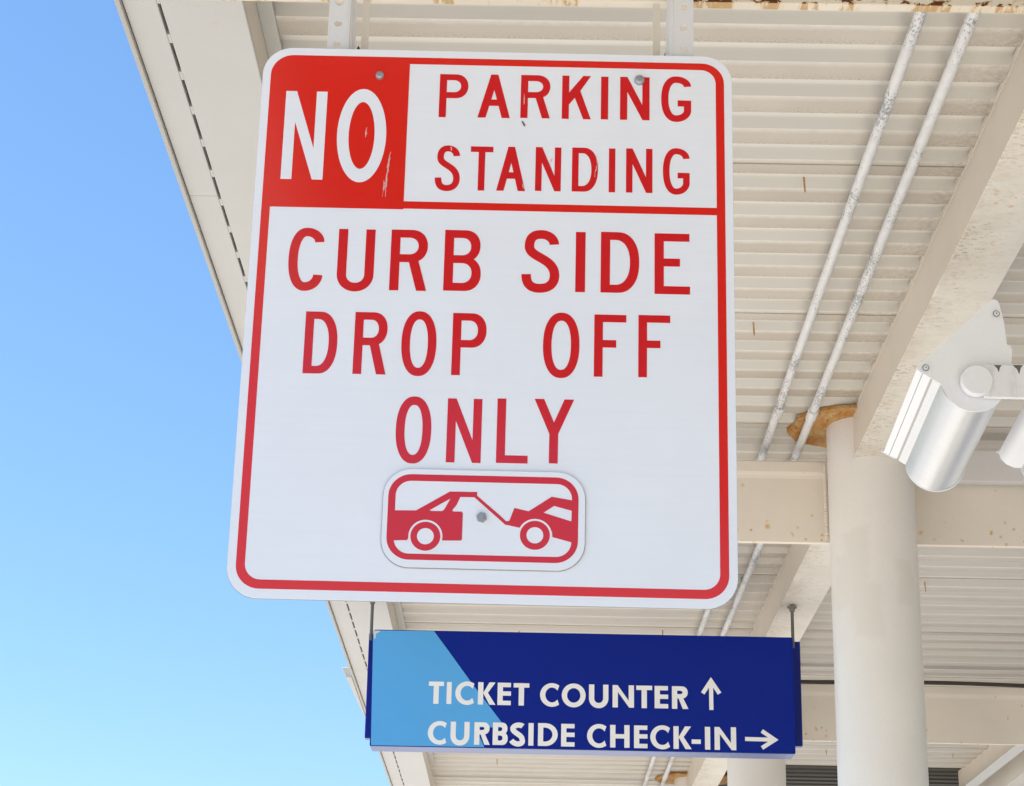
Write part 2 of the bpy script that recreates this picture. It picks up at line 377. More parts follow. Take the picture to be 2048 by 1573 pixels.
# ------------------------------------------------------------------ the canopy
HB = EYE+1.98            # underside of soffit and long beams
HD = EYE+2.1175            # underside of the ribbed deck
XL, XG, XI = -0.780, -0.702, -0.5445     # fascia edge, groove, inner soffit edge
Y0, Y1 = -8.5, 16.0
BAYS = [-0.25, 3.062, 6.24, 9.55, 12.86]
BZ = [EYE+1.762, EYE+1.787, EYE+1.762, EYE+1.762, EYE+1.762]   # underside of each cross beam
DECK_P, DECK_Y0 = 0.1513, 3.8356
canopy = thing('canopy', (1.087, 6.45, 0), 'cream steel canopy with ribbed metal roof deck, beams and round columns, over the signs', 'canopy')

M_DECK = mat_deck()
mb = MB(); prof = []
k0 = math.floor((Y0-DECK_Y0)/DECK_P)+1
for k in range(k0, 200):
    y = DECK_Y0+k*DECK_P
    if y+DECK_P > 12.42: break
    prof += [(y, HD), (y+0.076, HD), (y+0.083, HD+0.019), (y+0.131, HD+0.019)]
XR = 9.0
prof_l = list(prof); k = round((prof[-4][0]-DECK_Y0)/DECK_P)+1
while DECK_Y0+(k+1)*DECK_P < Y1-0.1:
    y = DECK_Y0+k*DECK_P; k += 1
    prof_l += [(y, HD), (y+0.076, HD), (y+0.083, HD+0.019), (y+0.131, HD+0.019)]
for pr_, xa_, xb_ in ((prof_l, XI-0.03, 1.05), (prof, 1.05, XR)):
    va = [mb.bm.verts.new((xa_, y, z)) for y, z in pr_]; vb = [mb.bm.verts.new((xb_, y, z)) for y, z in pr_]
    for i in range(len(pr_)-1): mb.bm.faces.new((va[i], va[i+1], vb[i+1], vb[i]))
YD = prof[-1][0]
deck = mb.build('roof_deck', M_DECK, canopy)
M_ADDED_DARK = paint('added_dark_paint', (0.07, 0.06, 0.05), 0.6, 0.1)  # dark only for what the sign's red film mirrors
mb = MB(); mb.box(XI+0.03, XR, Y0, 2.2, HD-0.006, HD-0.003); mb.build('added_dark_ceiling', M_ADDED_DARK, canopy)  # unseen sheet added below the near deck to darken the sign's reflection
# lapped sheet edges: a thin lip every sixth rib
mb = MB()
for k in range(-7, 9):
    y = 4.333+k*DECK_P*6
    if y < Y0+0.1 or y > 12.3: continue
    mb.box(XI-0.005, XR-0.01, y-0.020, y, HD-0.0022, HD-0.0004)
mb.build('sheet_lap', M_DECK, deck)
# screw tips through the deck
for (x, y) in ((0.628,4.403),(0.608,5.315),(-0.029,8.982),(0.599,8.950),(1.579,8.054),(-0.154,12.272),(2.418,11.772),(1.699,11.723),(1.829,5.390),(2.214,6.834)):
    mb = MB(); mb.tube((x,y,HD+0.01), (x+0.002,y,HD-0.028), 0.0028, 0.0018, 8); mb.build('screw_tip', M_RUST, deck)
# deep ceiling farther in, its shade painted as a dark colour
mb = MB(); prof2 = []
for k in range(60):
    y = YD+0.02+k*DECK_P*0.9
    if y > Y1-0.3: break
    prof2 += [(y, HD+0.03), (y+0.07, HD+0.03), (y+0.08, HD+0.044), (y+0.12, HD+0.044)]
M_DARKDECK = paint('shaded_deck_paint', (0.06, 0.052, 0.042), 0.8, 0.1)
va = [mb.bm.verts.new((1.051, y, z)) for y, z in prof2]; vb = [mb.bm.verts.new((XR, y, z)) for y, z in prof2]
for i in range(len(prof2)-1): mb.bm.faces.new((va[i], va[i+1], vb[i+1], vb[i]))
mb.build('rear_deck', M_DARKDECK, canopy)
mb = MB(); mb.box(XL+0.012, XR, Y0, Y1, HD+0.10, HD+0.30); mb.build('roof', M_RAIL, canopy)
# fascia with its drip lip
mb = MB(); mb.box(XL, XL+0.010, Y0, Y1, HB-0.010, HD+0.32); mb.build('fascia', M_LIP, canopy, bevel=0.002)
# soffit: two panels with a slotted vent groove between them
seam = 4.245
mb = MB(); mb.box(XL+0.0115, XG-0.003, Y0, seam-0.001, HB, HB+0.02); mb.box(XL+0.0115, XG-0.003, seam+0.001, Y1, HB+0.0005, HB+0.02)
mb.build('soffit_panel', M_SOFFIT, canopy, bevel=0.0015)
mb = MB(); mb.box(XG+0.003, XI, Y0, Y1, HB, HB+0.012); mb.build('soffit_panel', M_SOFFIT, canopy, bevel=0.002)
mb = MB(); mb.box(XG-0.008, XG+0.008, Y0, Y1, HB+0.0265, HB+0.03); mb.build('vent_backing', M_VOID, canopy)
mb = MB(); comb = [(Y0, HB+0.026), (Y0, HB+0.0205)]; y = 3.523-0.148*81
while y < Y1-0.2:
    if y > Y0+0.1: comb += [(y, HB+0.0205), (y, HB+0.0015), (y+0.034, HB+0.0015), (y+0.034, HB+0.0205)]
    y += 0.148
comb += [(Y1, HB+0.0205), (Y1, HB+0.026)]
mb.prism(comb, 'x', XG-0.0028, XG+0.0028)
mb.build('vent_bridge', M_SOFFIT, canopy)
mb = MB(); mb.face([(XI-0.006,Y0,HB+0.0125),(XI-0.006,Y1,HB+0.0125),(XI-0.010,Y1,HD+0.02),(XI-0.010,Y0,HD+0.02)]); mb.build('edge_beam', M_WEB, canopy)
mb = MB(); mb.box(XI-0.0085, XI+0.022, Y0, 12.4, HD-0.010, HD-0.001); mb.build('edge_angle', M_SOFFIT, canopy)
# cross beams: channel with a lip along the top edge
def crossbeam(y, z, x0, x1, mat):
    mb = MB(); h = 0.262
    loop = [(y-0.022,z),(y,z),(y,z+h-0.014),(y+0.055,z+h-0.014),(y+0.055,z+h),(y-0.026,z+h),(y-0.029,z+h-0.004),(y-0.029,z+h-0.036),(y-0.024,z+h-0.048),(y-0.022,z+h-0.057)]
    mb.prism(loop, 'x', x0, x1)
    return mb.build('cross_beam', mat, canopy, bevel=0.0015)
CX, CR = 1.052, 0.131
for i, (y, z) in enumerate(zip(BAYS, BZ)):
    xl = XI-0.004 if i != 1 else XL+0.02
    if i == 1: crossbeam(y, z, xl, 3.6, M_RUSTEDGE)
    elif i == 0: crossbeam(y, z, xl, 3.6, M_ADDED_DARK)  # unseen beam, darkened too for the sign's reflection
    elif i == 4: crossbeam(y, z, xl, 3.6, M_BEAM)
    else:
        crossbeam(y, z, xl, CX-CR+0.02, M_BEAM); crossbeam(y, z, CX+CR-0.02, 3.6, M_BEAM)
# long beam along the column line: flange, web
def longbeam(x0, x1, ya, yb):
    mb = MB(); mb.box(x0, x1, ya, yb, HB-0.006, HB-0.0003); f = mb.build('long_beam', M_FLANGE, canopy, bevel=0.0015)
    mb = MB(); mb.box(x0+0.004, x1-0.004, ya+0.002, yb-0.002, HB, HD+0.003); mb.build('web', M_WEB, f)
    mb = MB(); lo = [(ya+0.02, HD+0.010)]; yy = ya+0.02; up = []      # ragged sealant where the beam meets the ribs
    while yy < yb-0.2:
        L = random.uniform(0.04, 0.16); d = random.uniform(0.003, 0.010)
        up += [(yy, HD-d), (yy+L, HD-d*random.uniform(0.6, 1.1))]; yy += L+random.uniform(0.002, 0.012)
    mb.prism(lo+up+[(yy, HD+0.010)], 'x', x0+0.0005, x0+0.0035)
    mb.build('sealant', M_WEB, f)
for i in range(1, 4):
    longbeam(0.982, 1.131, BAYS[i]+0.057, BAYS[i+1]-0.19)
mb = MB(); mb.box(2.52, 2.59, 3.2, 12.4, HB-0.010, HB); fb = mb.build('long_beam', M_SOFFIT, canopy, bevel=0.002)
mb = MB(); mb.box(2.575, 2.588, 3.2, 12.4, HB+0.0005, HD+0.01); mb.build('web', M_WEB, fb)
mb = MB(); mb.box(2.73, 3.55, 10.9, 13.2, HB-0.02, HD); mb.build('bulkhead', M_STUCCO, canopy)
# columns
for i, y in enumerate(BAYS):
    yc = y-0.11
    if i in (0, 1): continue
    mb = MB(); mb.tube((CX,yc,0), (CX,yc,HD-0.012), CR, n=64); c = mb.build('column', M_COLUMN1 if i == 2 else M_COLUMN, canopy, smooth=True)
    mb = MB(); pts = []; rp = 0.145 if i == 3 else 0.243
    for j in range(96):
        t = 2*math.pi*j/96; r = rp+0.006*math.sin(5*t+1)+0.004*math.sin(11*t)+random.uniform(-0.0015, 0.0015); pts.append((CX-0.005+r*math.cos(t), yc+0.005+0.88*r*math.sin(t)))
    mb.prism(pts, 'z', HD-0.0125, HD-0.002); mb.build('cap_plate', M_RUST, c)
    for sx in (-1, 1):             # weld bead where the beam meets the column
        mb = MB(); x = CX+sx*(CR+0.003); n = 26; rings = []
        for j in range(n*2):
            z = BZ[i]+0.004+0.25*j/(n*2); r = 0.0058+0.0016*(j % 2)+random.uniform(-0.0006, 0.0006)
            rings.append([mb.bm.verts.new((x-sx*0.006+r*math.cos(2*math.pi*q/8), y-0.025+r*math.sin(2*math.pi*q/8), z)) for q in range(8)])
        for A, B in zip(rings[:-1], rings[1:]):
            for q in range(8): mb.bm.faces.new((A[q], A[(q+1)%8], B[(q+1)%8], B[q]))
        mb.build('weld_seam', M_BEAM, c, smooth=True)
# small flashing wedge that sticks out beyond the fascia
mb = MB(); z0, z1 = HB-0.012, HB+0.034
mb.hexa([(-0.806,9.31,z0),(XL-0.001,9.31,z0),(XL-0.001,10.27,z0),(-0.786,10.27,z0),(-0.828,9.31,z1),(XL-0.001,9.31,z1),(XL-0.001,10.27,z1),(-0.794,10.27,z1)])
mb.build('flashing', M_SOFFIT, canopy, bevel=0.003)
# the canopy's near corner is cut off at 45 degrees, behind the camera
CUT_P, CUT_N = Vector((XL, 1.05, 0)), Vector((-1, -1, 0)).normalized()
def cut_all(o):
    for ch in o.children:
        if ch.type == 'MESH' and ch.name.split('.')[0] not in ('screw_tip',):
            bm = bmesh.new(); bm.from_mesh(ch.data)
            bmesh.ops.bisect_plane(bm, geom=bm.verts[:]+bm.edges[:]+bm.faces[:], plane_co=CUT_P, plane_no=CUT_N, clear_outer=True)
            bm.to_mesh(ch.data); bm.free()
        cut_all(ch)
cut_all(canopy)
for o in [c for c in canopy.children if c.type == 'MESH' and len(c.data.vertices) == 0]: bpy.data.objects.remove(o)
mb = MB(); a, b = Vector((XL, 1.05, 0)), Vector((XR, 1.05-(XR-XL), 0)); n = CUT_N*0.01
mb.hexa([(a.x,a.y,HB),(a.x+n.x,a.y+n.y,HB),(b.x+n.x,b.y+n.y,HB),(b.x,b.y,HB),(a.x,a.y,HD+.3),(a.x+n.x,a.y+n.y,HD+.3),(b.x+n.x,b.y+n.y,HD+.3),(b.x,b.y,HD+.3)])
mb.build('fascia', M_LIP, canopy)
# grey rail on the beam right of the column
mb = MB(); mb.box(1.30, 3.5, 6.17, 6.205, EYE+1.953, EYE+2.057)
tag(mb.build('mounting_rail', M_RAIL, None, bevel=0.004), 'pale grey box rail along the cross beam right of the front column', 'rail')

# ------------------------------------------------------------------ conduits and cable
for x, r, lb, jy in ((0.747, 0.0122, 'left one of the two peeling white conduits under the ribbed deck', 5.87), (0.851, 0.0127, 'right conduit of the white pair, nearer the long beam', 5.90)):
    t = thing('conduit', (x, 6.0, HD-r-0.021), lb, 'conduit', 'conduits under the deck')
    zc = HD-r-0.021; mb = MB(); n = 120; prev = None
    ys = [-2.2+i*(18.0/n) for i in range(n+1)]
    P = [Vector((x+0.003*math.sin(y*0.9+x*9), y, zc+0.003*math.sin(y*1.3))) for y in ys]
    rings = []
    for p in P:
        rings.append([mb.bm.verts.new((p.x+r*math.cos(2*math.pi*j/20), p.y, p.z+r*math.sin(2*math.pi*j/20))) for j in range(20)])
    for a, b in zip(rings[:-1], rings[1:]):
        for j in range(20): mb.bm.faces.new((a[j], a[(j+1)%20], b[(j+1)%20], b[j]))
    mb.build('pipe', M_CONDUIT, t, smooth=True)
    for q in (jy, jy+3.3, jy+6.6):
        mb = MB(); mb.tube((x,q,zc), (x,q+0.075,zc), r+0.0035, n=24); mb.build('coupling', M_CONDUIT, t, bevel=0.001, smooth=True)
    for q in (1.5, 8.0, 11.0):
        mb = MB(); mb.box(x-0.006, x+0.006, q-0.012, q+0.012, zc+r-0.002, HD+0.002); mb.build('clip', M_BOLT, t)
mb = MB(); prev = None; pts = []
for i in range(61):
    s = i/60; x = -0.4+s*3.9; pts.append(Vector((x, 9.528, EYE+2.041+0.005*math.sin(x*4.1)-0.003*x)))
for a, b in zip(pts[:-1], pts[1:]): mb.tube(a, b+(b-a)*0.15, 0.0095, n=10, caps=False)
tag(mb.build('cable', M_BLACK, smooth=True), 'thin dark cable lying along the top of the second cross beam', 'cable')

# ------------------------------------------------------------------ glyphs (outlines in metres, box w x h, stroke s)
def bez(p0, p1, p2, p3, n=14):
    out = []
    for i in range(n+1):
        t = i/n; a, b, c, d = (1-t)**3, 3*t*(1-t)**2, 3*t*t*(1-t), t**3
        out.append((a*p0[0]+b*p1[0]+c*p2[0]+d*p3[0], a*p0[1]+b*p1[1]+c*p2[1]+d*p3[1]))
    return out
def sup(cx, cz, rx, rz, a0, a1, e=2.0, n=24):
    out = []
    for i in range(n+1):
        t = rad(a0+(a1-a0)*i/n); c, s = math.cos(t), math.sin(t)
        out.append((cx+rx*math.copysign(abs(c)**(2/e), c), cz+rz*math.copysign(abs(s)**(2/e), s)))
    return out
def clean(p):
    q = [p[0]]
    for a in p[1:]:
        if math.hypot(a[0]-q[-1][0], a[1]-q[-1][1]) > 1e-6: q.append(a)
    return q
def stroke(path, s):
    p = clean(path); L = []; R = []
    for i in range(len(p)):
        a = p[max(i-1,0)]; b = p[min(i+1,len(p)-1)]
        dx, dz = b[0]-a[0], b[1]-a[1]; l = math.hypot(dx, dz); nx, nz = -dz/l*s/2, dx/l*s/2
        L.append((p[i][0]+nx, p[i][1]+nz)); R.append((p[i][0]-nx, p[i][1]-nz))
    return L+R[::-1]
def bowl(x0, z0, z1, w, e=2.0, flatx=0.42):   # right-hand bowl between z0 and z1 reaching x = w
    r = (z1-z0)/2; rx = min(w-x0, r*1.02) if flatx is None else (w-x0)*(1-flatx)
    return sup(w-rx, (z0+z1)/2, rx, r, 90, -90, e, 26)

def glyph(ch, w, h, s, style='road'):
    """returns [(loops, level)]: pieces of one letter; overlapping pieces get different levels"""
    fut = style == 'sans'
    t = s*0.92 if not fut else s*0.84          # horizontal strokes a little thinner
    G = []
    def poly(p, lv=0): G.append(([p], lv))
    if ch == 'I': poly([(0,0),(w,0),(w,h),(0,h)])
    elif ch == '-': poly([(0,0),(w,0),(w,h),(0,h)])
    elif ch == 'L': poly([(0,0),(w,0),(w,t),(s,t),(s,h),(0,h)])
    elif ch == 'T': poly([((w-s)/2,0),((w+s)/2,0),((w+s)/2,h-t),(w,h-t),(w,h),(0,h),(0,h-t),((w-s)/2,h-t)])
    elif ch == 'E':
        m = w if fut else w*0.72
        poly([(0,0),(w,0),(w,t),(s,t),(s,h/2-t/2+0.02*h),(m,h/2-t/2+0.02*h),(m,h/2+t/2+0.02*h),(s,h/2+t/2+0.02*h),(s,h-t),(w*0.99,h-t),(w*0.99,h),(0,h)])
    elif ch == 'F':
        m = w*0.69; z = 0.47*h
        poly([(0,0),(s,0),(s,z),(m,z),(m,z+t),(s,z+t),(s,h-t),(w,h-t),(w,h),(0,h)])
    elif ch == 'H': poly([(0,0),(s,0),(s,h/2-t/2),(w-s,h/2-t/2),(w-s,0),(w,0),(w,h),(w-s,h),(w-s,h/2+t/2),(s,h/2+t/2),(s,h),(0,h)])
    elif ch == 'N':
        d = 0.35 if not fut else 0.31
        poly([(0,0),(s,0),(s,(1-d)*h),(w-s*(0.98 if not fut else 0.9),0),(w,0),(w,h),(w-s,h),(w-s,d*h),(s*(1.0 if not fut else 0.95),h),(0,h)])
    elif ch == 'K':
        if fut: poly([(0,0),(s,0),(s,h),(0,h)]); poly([(s*0.98,h*0.52),(w*0.66,0),(w,0),(w*0.56,h*0.53),(w*0.98,h),(w*0.64,h)],1)
        else:
            poly([(0,0),(s,0),(s,0.33*h),(0.44*w,0.49*h),(w-s*1.08,0),(w,0),(0.63*w,0.65*h),(0.99*w,h),(0.99*w-s*1.1,h),(s,0.61*h),(s,h),(0,h)])
    elif ch == 'Y':
        poly([((w-s)/2,0),((w+s)/2,0),((w+s)/2,0.455*h),(w,h),(w-s*1.08,h),(w/2,0.635*h),(s*1.08,h),(0,h),((w-s)/2,0.455*h)])
    elif ch == 'A':
        a = s*1.12; cb, ct = 0.275*h, 0.42*h; tw = s*0.5
        k = (w/2-tw)/h; b = a*1.0
        def xi(z): return b+k*z
        G.append(([[(0,0),(b,0),(xi(cb),cb),(w-xi(cb),cb),(w-b,0),(w,0),(w/2+tw,h),(w/2-tw,h)],
                   [(xi(ct),ct),(w/2,(w/2-b)/k),(w-xi(ct),ct)]], 0))
    elif ch in 'PR':
        zb = 0.445*h if ch == 'P' else 0.465*h
        if fut: zb = 0.46*h
        out = [(0,0),(0,h)] + bowl(s, zb, h, w*(1.0 if ch == 'P' else 1.0), 2.15, 0.42) + [(s,zb),(s,0)]
        inn = [(s,zb+t),(s,h-t)] + bowl(s, zb+t, h-t, w-s, 2.15, 0.50)
        G.append(([clean(out), clean(inn)], 0))
        if ch == 'R': poly([(w-s*1.08 if not fut else w*0.68,0),(w if not fut else w*1.03,0),(w*0.735,zb+t*0.6),(w*0.735-s*1.08,zb+t*0.6)] if not fut else [(w*0.68,0),(w*1.04,0),(w*0.62,zb+t*0.7),(w*0.34,zb+t*0.7)], 1)
    elif ch == 'B':
        zm = 0.52*h
        out = [(0,0),(0,h)] + bowl(s, zm-t*0.30, h, w*0.97, 2.2, 0.42) + bowl(s, 0, zm+t*0.30, w, 2.2, 0.40)
        # keep the waist clean
        up = [p for p in bowl(s, zm-t*0.30, h, w*0.97, 2.2, 0.42) if p[1] > zm]
        lo = [p for p in bowl(s, 0, zm+t*0.30, w, 2.2, 0.40) if p[1] < zm]
        out = [(0,0),(0,h)]+up+lo
        G.append(([clean(out), clean([(s,zm+t*0.5),(s,h-t)]+bowl(s, zm+t*0.5, h-t, w*0.97-s, 2.2, 0.48)), clean([(s,t),(s,zm-t*0.5)]+bowl(s, t, zm-t*0.5, w-s, 2.2, 0.46))], 0))
    elif ch == 'D':
        e = 2.25 if not fut else 2.0; fx = 0.26 if not fut else 0.15
        out = [(0,0),(0,h)]+bowl(s, 0, h, w, e, fx); inn = [(s,t),(s,h-t)]+bowl(s, t, h-t, w-s, e, fx)
        G.append(([clean(out), clean(inn)], 0))
    elif ch == 'O':
        e = 2.25 if style == 'road' else 2.0
        to = s*(1.02 if style == 'road' else 1.26 if style == 'big' else 0.9)
        G.append(([sup(w/2,h/2,w/2,h/2,0,354,e,59), sup(w/2,h/2,w/2-s,h/2-to,0,354,e,59)], 0))
    elif ch == 'U':
        r = w/2
        path = [(s/2,h)]+sup(w/2, (w/2)*1.0, w/2-s/2, w/2-t/2, 180, 360, 2.1, 30)+[(w-s/2,h)]
        poly(stroke([(s/2,h),(s/2,h*0.8),(s/2,h*0.6)]+path[1:-1]+[(w-s/2,h*0.6),(w-s/2,h*0.8),(w-s/2,h)], s))
    elif ch == 'C' and fut:
        d = h/2; e = 2.0; R0, R1 = d, d-s
        xc = w; out = []; 
        a0 = math.degrees(math.acos(max(-1, min(1, (xc-d)/d)))); zi = math.sin(rad(a0))*d-t*1.15
        a1 = math.degrees(math.asin(min(1, zi/(d-t))))
        poly(sup(d,d,d,d,a0,360-a0,2,50)+sup(d,d,d-s,d-t,360-a1,a1,2,50))
    elif ch in 'CG':
        yt = 0.775*h; yb = 0.255*h
        rx, rz = w/2-s/2, h-yt-s/2
        path = sup(w/2, yt, rx, rz, 0, 90, 2.0, 14)
        path += sup(w/2, h/2, rx, h/2-s/2, 90, 270, 2.25, 44)[1:]
        path += sup(w/2, yb, rx, yb-s/2, 270, 360, 2.0, 14)[1:]
        if ch == 'G': path += [(w-s/2, 0.30*h), (w-s/2, 0.38*h), (w-s/2, 0.47*h)]
        poly(stroke(path, s))
        if ch == 'G': poly([(w*0.55,0.47*h-t),(w-s*0.5,0.47*h-t),(w-s*0.5,0.47*h),(w*0.55,0.47*h)], 1)
    elif ch == 'S':
        x0, x1 = s/2, w-s/2; top = h-s/2; bot = s/2; xm = w/2
        if fut:
            a = [(w*0.90, h*0.80)]
            p = bez((w*0.86,h*0.83),(w*0.74,top*1.005),(w*0.36,top*1.03),(x0*1.15,h*0.75))+bez((x0*1.15,h*0.75),(x0*0.9,h*0.55),(w*0.80,h*0.50),(x1,h*0.28))[1:]+bez((x1,h*0.28),(w*0.98,bot*0.55),(w*0.36,bot*0.1),(w*0.11,h*0.235))[1:]
        else:
            p = sup(xm*1.02, h*0.77, x1-xm*1.06, top-h*0.77, 0, 90, 2, 12)
            xl = x0+0.07*w
            p += bez(p[-1],(xl+0.10*w,top),(xl,h*0.87),(xl,h*0.735),14)[1:]
            p += bez((xl,h*0.735),(xl,h*0.55),(x1,h*0.56),(x1,h*0.275),22)[1:]
            p += bez((x1,h*0.275),(x1,h*0.14),(xm+0.22*w,bot),(xm-0.02*w,bot),14)[1:]
            p += bez((xm-0.02*w,bot),(xm-0.26*w,bot),(x0,h*0.14),(x0,h*0.29),14)[1:]
        poly(stroke(p, s))
    return G

LIFT = 0.00012
def word(items, plane, inv, style, lift0):
    """items: (char, x0, z0, x1, z1 as photo points on the plane, stroke). Returns shapes in sign coordinates."""
    S = []
    for ch, A, B, s in items:
        a = inv @ atY(A[0], A[1], plane); b = inv @ atY(B[0], B[1], plane)
        w, h = b.x-a.x, b.z-a.z
        for loops, lv in glyph(ch, w, h, s, style):
            S.append(([[(x+a.x, z+a.z) for x, z in lp] for lp in loops], lift0+lv*LIFT))
    return S

# ------------------------------------------------------------------ the no-parking sign
SY = 3.0
SA = 0.0050
nps = thing('parking_sign', (-0.064, SY, EYE+0.747), 'large white and red NO PARKING STANDING metal sign hanging under the canopy', 'sign', roty=SA)
inv = nps.matrix_world.inverted()
I4 = Matrix()
def P(x, y):
    q = inv @ atY(x, y, SY); return (q.x, q.z)
bl = P(457, 1197); tr = P(1466, 108)
xa, xb = P(456.5, 1100)[0], P(1475.2, 1100)[0]; za, zb_ = P(900, 1206)[1], P(900, 103)[1]
RC = 0.047
flat_obj('plate', [([rrect(xa, za, xb, zb_, RC)], 0.0)], 0.0018, M_WHITEFILM, nps, I4)
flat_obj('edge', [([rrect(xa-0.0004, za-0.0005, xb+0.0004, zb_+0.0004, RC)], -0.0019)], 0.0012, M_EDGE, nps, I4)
b0, b1 = 0.0125, 0.0125+0.0128
ox0, oz0, ox1, oz1 = xa+0.0128, za+0.0145, xb-0.0128, zb_-0.0130
ix0, iz0, ix1, iz1 = xa+0.0262, za+0.0285, xb-0.0262, zb_-0.0250
flat_obj('border', [([rrect(ox0,oz0,ox1,oz1,0.036), rrect(ix0,iz0,ix1,iz1,0.024)[::-1]], 0.0003)], 0.0003, M_REDFILM, nps, I4)
# red NO panel with rounded outer corner, and the divider bar
zr = P(700, 417)[1]; xr = P(814, 260)[0]; zd0, zd1 = P(1100, 424)[1], P(1100, 409.5)[1]
flat_obj('red_panel', [([rrect(ox0+0.0006, zr, xr, oz1-0.0006, (0,0,0,0.0355))], 0.0005)], 0.0003, M_REDFILM, nps, I4)
flat_obj('divider', [([rrect(xr-0.01, zd0, ix1+0.004, zd1, 0)], 0.00042)], 0.0003, M_REDFILM, nps, I4)
no = [('N',(560.9,358.4),(655.5,184.5),0.0172),('O',(668.6,364.3),(776.9,180),0.0185)]
flat_obj('lettering', word(no, SY, inv, 'big', 0.0008), 0.0003, M_WHITEFILM, nps, I4)
S1 = 0.0116
rows = {
 'PARKING': [('P',(877,234.8),(937.6,150),S1),('A',(954.7,235.5),(1021.9,150.6),S1),('R',(1040.4,236.3),(1101.2,151.8),S1),('K',(1123.3,238.2),(1182.6,153),S1*0.97),('I',(1201.4,239.3),(1216.9,154.3),S1),('N',(1239.8,240),(1299.2,155.5),S1),('G',(1322.3,243.8),(1382,154.2),S1)],
 'STANDING': [('S',(868.3,382.2),(921.9,292.1),S1*0.9),('T',(939,381.2),(987,294.3),S1*0.9),('A',(992.2,381.8),(1052.3,294.9),S1*0.9),('N',(1069.7,382.3),(1122.8,295.9),S1*0.88),('D',(1143.2,383.4),(1196.4,296.8),S1*0.9),('I',(1217.2,385),(1230.8,297.8),S1),('N',(1251.8,385.6),(1304.9,298.6),S1*0.88),('G',(1325.8,389.4),(1379,297.8),S1*0.9)],
 'CURB': [('C',(572.9,581.5),(650.5,457),S1*1.25),('U',(671.5,581.9),(751.6,459.9),S1*1.25),('R',(777.8,581),(857.2,461.3),S1*1.25),('B',(886,581.7),(964.2,462),S1*1.25)],
 'SIDE': [('S',(1041.8,585.3),(1120.2,461.7),S1*1.28),('I',(1150.2,584.6),(1171.4,465),S1*1.3),('D',(1200.8,585.5),(1278.7,466),S1*1.25),('E',(1308.9,588.4),(1379.6,468.8),S1*1.25)],
 'DROP': [('D',(604.7,747),(678,624.8),S1*1.15),('R',(704.6,748.3),(776.8,626),S1*1.16),('O',(799.8,752),(875.3,624),S1*1.14),('P',(902,750.6),(974.2,628),S1*1.15)],
 'OFF': [('O',(1084.6,756),(1159.8,626.8),S1*1.13),('F',(1187.4,753.8),(1252.7,631),S1*1.15),('F',(1276.4,754.9),(1340.5,632),S1*1.15)],
 'ONLY': [('O',(788.5,926.9),(865.1,794.3),S1*1.15),('N',(891.3,925.2),(965,798.8),S1*1.14),('L',(991.6,926.3),(1058,799),S1*1.15),('Y',(1066.5,926.6),(1148.3,800),S1*1.16)]}
for k, it in rows.items():
    flat_obj('lettering', word(it, SY, inv, 'road', 0.00045), 0.0003, M_REDINK, nps, I4)
# scrapes in the red film
def streak(pts, wd, lift):
    S = []
    for (a, b) in pts:
        for _ in range(7):
            j = lambda: random.uniform(-wd, wd)
            t0 = random.random()*0.6; t1 = min(1, t0+random.uniform(0.15, 0.45))
            A = (a[0]+(b[0]-a[0])*t0+j(), a[1]+(b[1]-a[1])*t0); B = (a[0]+(b[0]-a[0])*t1+j(), a[1]+(b[1]-a[1])*t1)
            p, q = P(*A), P(*B); e = random.uniform(0.0003, 0.0010)
            S.append(([[(p[0]-e*.4,p[1]),(p[0]+e*.4,p[1]),(q[0]+e,q[1]),(q[0]-e*.3,q[1])]], lift+random.random()*0.00004))
    return S
for sw_, runs in ((2.0, ((733,255,731,285),(781,303,775,345),(776,330,769,400),(770,360,765,398),(778,318,770,380))), (1.2, ((1049,185,1047,215),(1192,312,1195,330),(1193,330,1189,358),(1104,316,1098,336),(902,293,903,304),(1045,366,1047,380)))):
    for q in runs: flat_obj('scrape', streak([((q[0],q[1]),(q[2],q[3]))], sw_, 0.0009), 0.0002, M_SCRATCH, nps, I4)
# small dark marks on the white
flat_obj('dirt_speck', [([[P(1043,243),P(1046,243),P(1051,251),P(1050,254),P(1047,252)]], 0.0006)], 0.0002, M_CHIP, nps, I4)
# bolt heads
for (bx, by, br, bn) in ((759.8,152.8,0.0068,20),(1278.8,162.3,0.0083,20)):
    c = P(bx, by); mb = MB(); mb.tube((c[0],-0.0003,c[1]), (c[0],-0.005,c[1]), br, br*0.95, bn); mb.tube((c[0],-0.005,c[1]), (c[0],-0.0075,c[1]), br*0.95, br*0.55, bn)
    o = mb.build('bolt', M_BOLT, None, smooth=True); o.parent = nps

# ------------------------------------------------------------------ tow-away plate, riveted onto the sign
TY = SY-0.0042
c = atY(966, 1040, TY)
tow = thing('tow_plate', (c.x, TY, c.z), 'small white plate with red tow truck symbol bolted onto the larger sign', 'sign plate', roty=SA)
tin = tow.matrix_world.inverted()
def T(x, y):                          # zoomed trace of the plate -> plate coordinates
    q = tin @ atY(740+x/4.452, 920+y/4.452, TY); return (q.x, q.z)
def TL(*p): return [T(*q) for q in p]
tb = (T(100,700)[0], T(1000,972)[1], T(1912,700)[0], T(1000,97)[1])
flat_obj('plate', [([rrect(tb[0],tb[1],tb[2],tb[3],0.042)], 0.0)], 0.0016, M_WHITEFILM, tow, I4)
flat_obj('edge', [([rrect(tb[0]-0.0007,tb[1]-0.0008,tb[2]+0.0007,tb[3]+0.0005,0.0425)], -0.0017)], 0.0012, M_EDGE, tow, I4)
o0 = (T(155,500)[0], T(1000,905)[1], T(1855,500)[0], T(1000,143)[1]); i0 = (T(220,500)[0], T(1000,851)[1], T(1796,500)[0], T(1000,202)[1])
flat_obj('border', [([rrect(*o0,0.034), rrect(*i0,0.023)[::-1]], 0.0003)], 0.0003, M_REDINK, tow, I4)
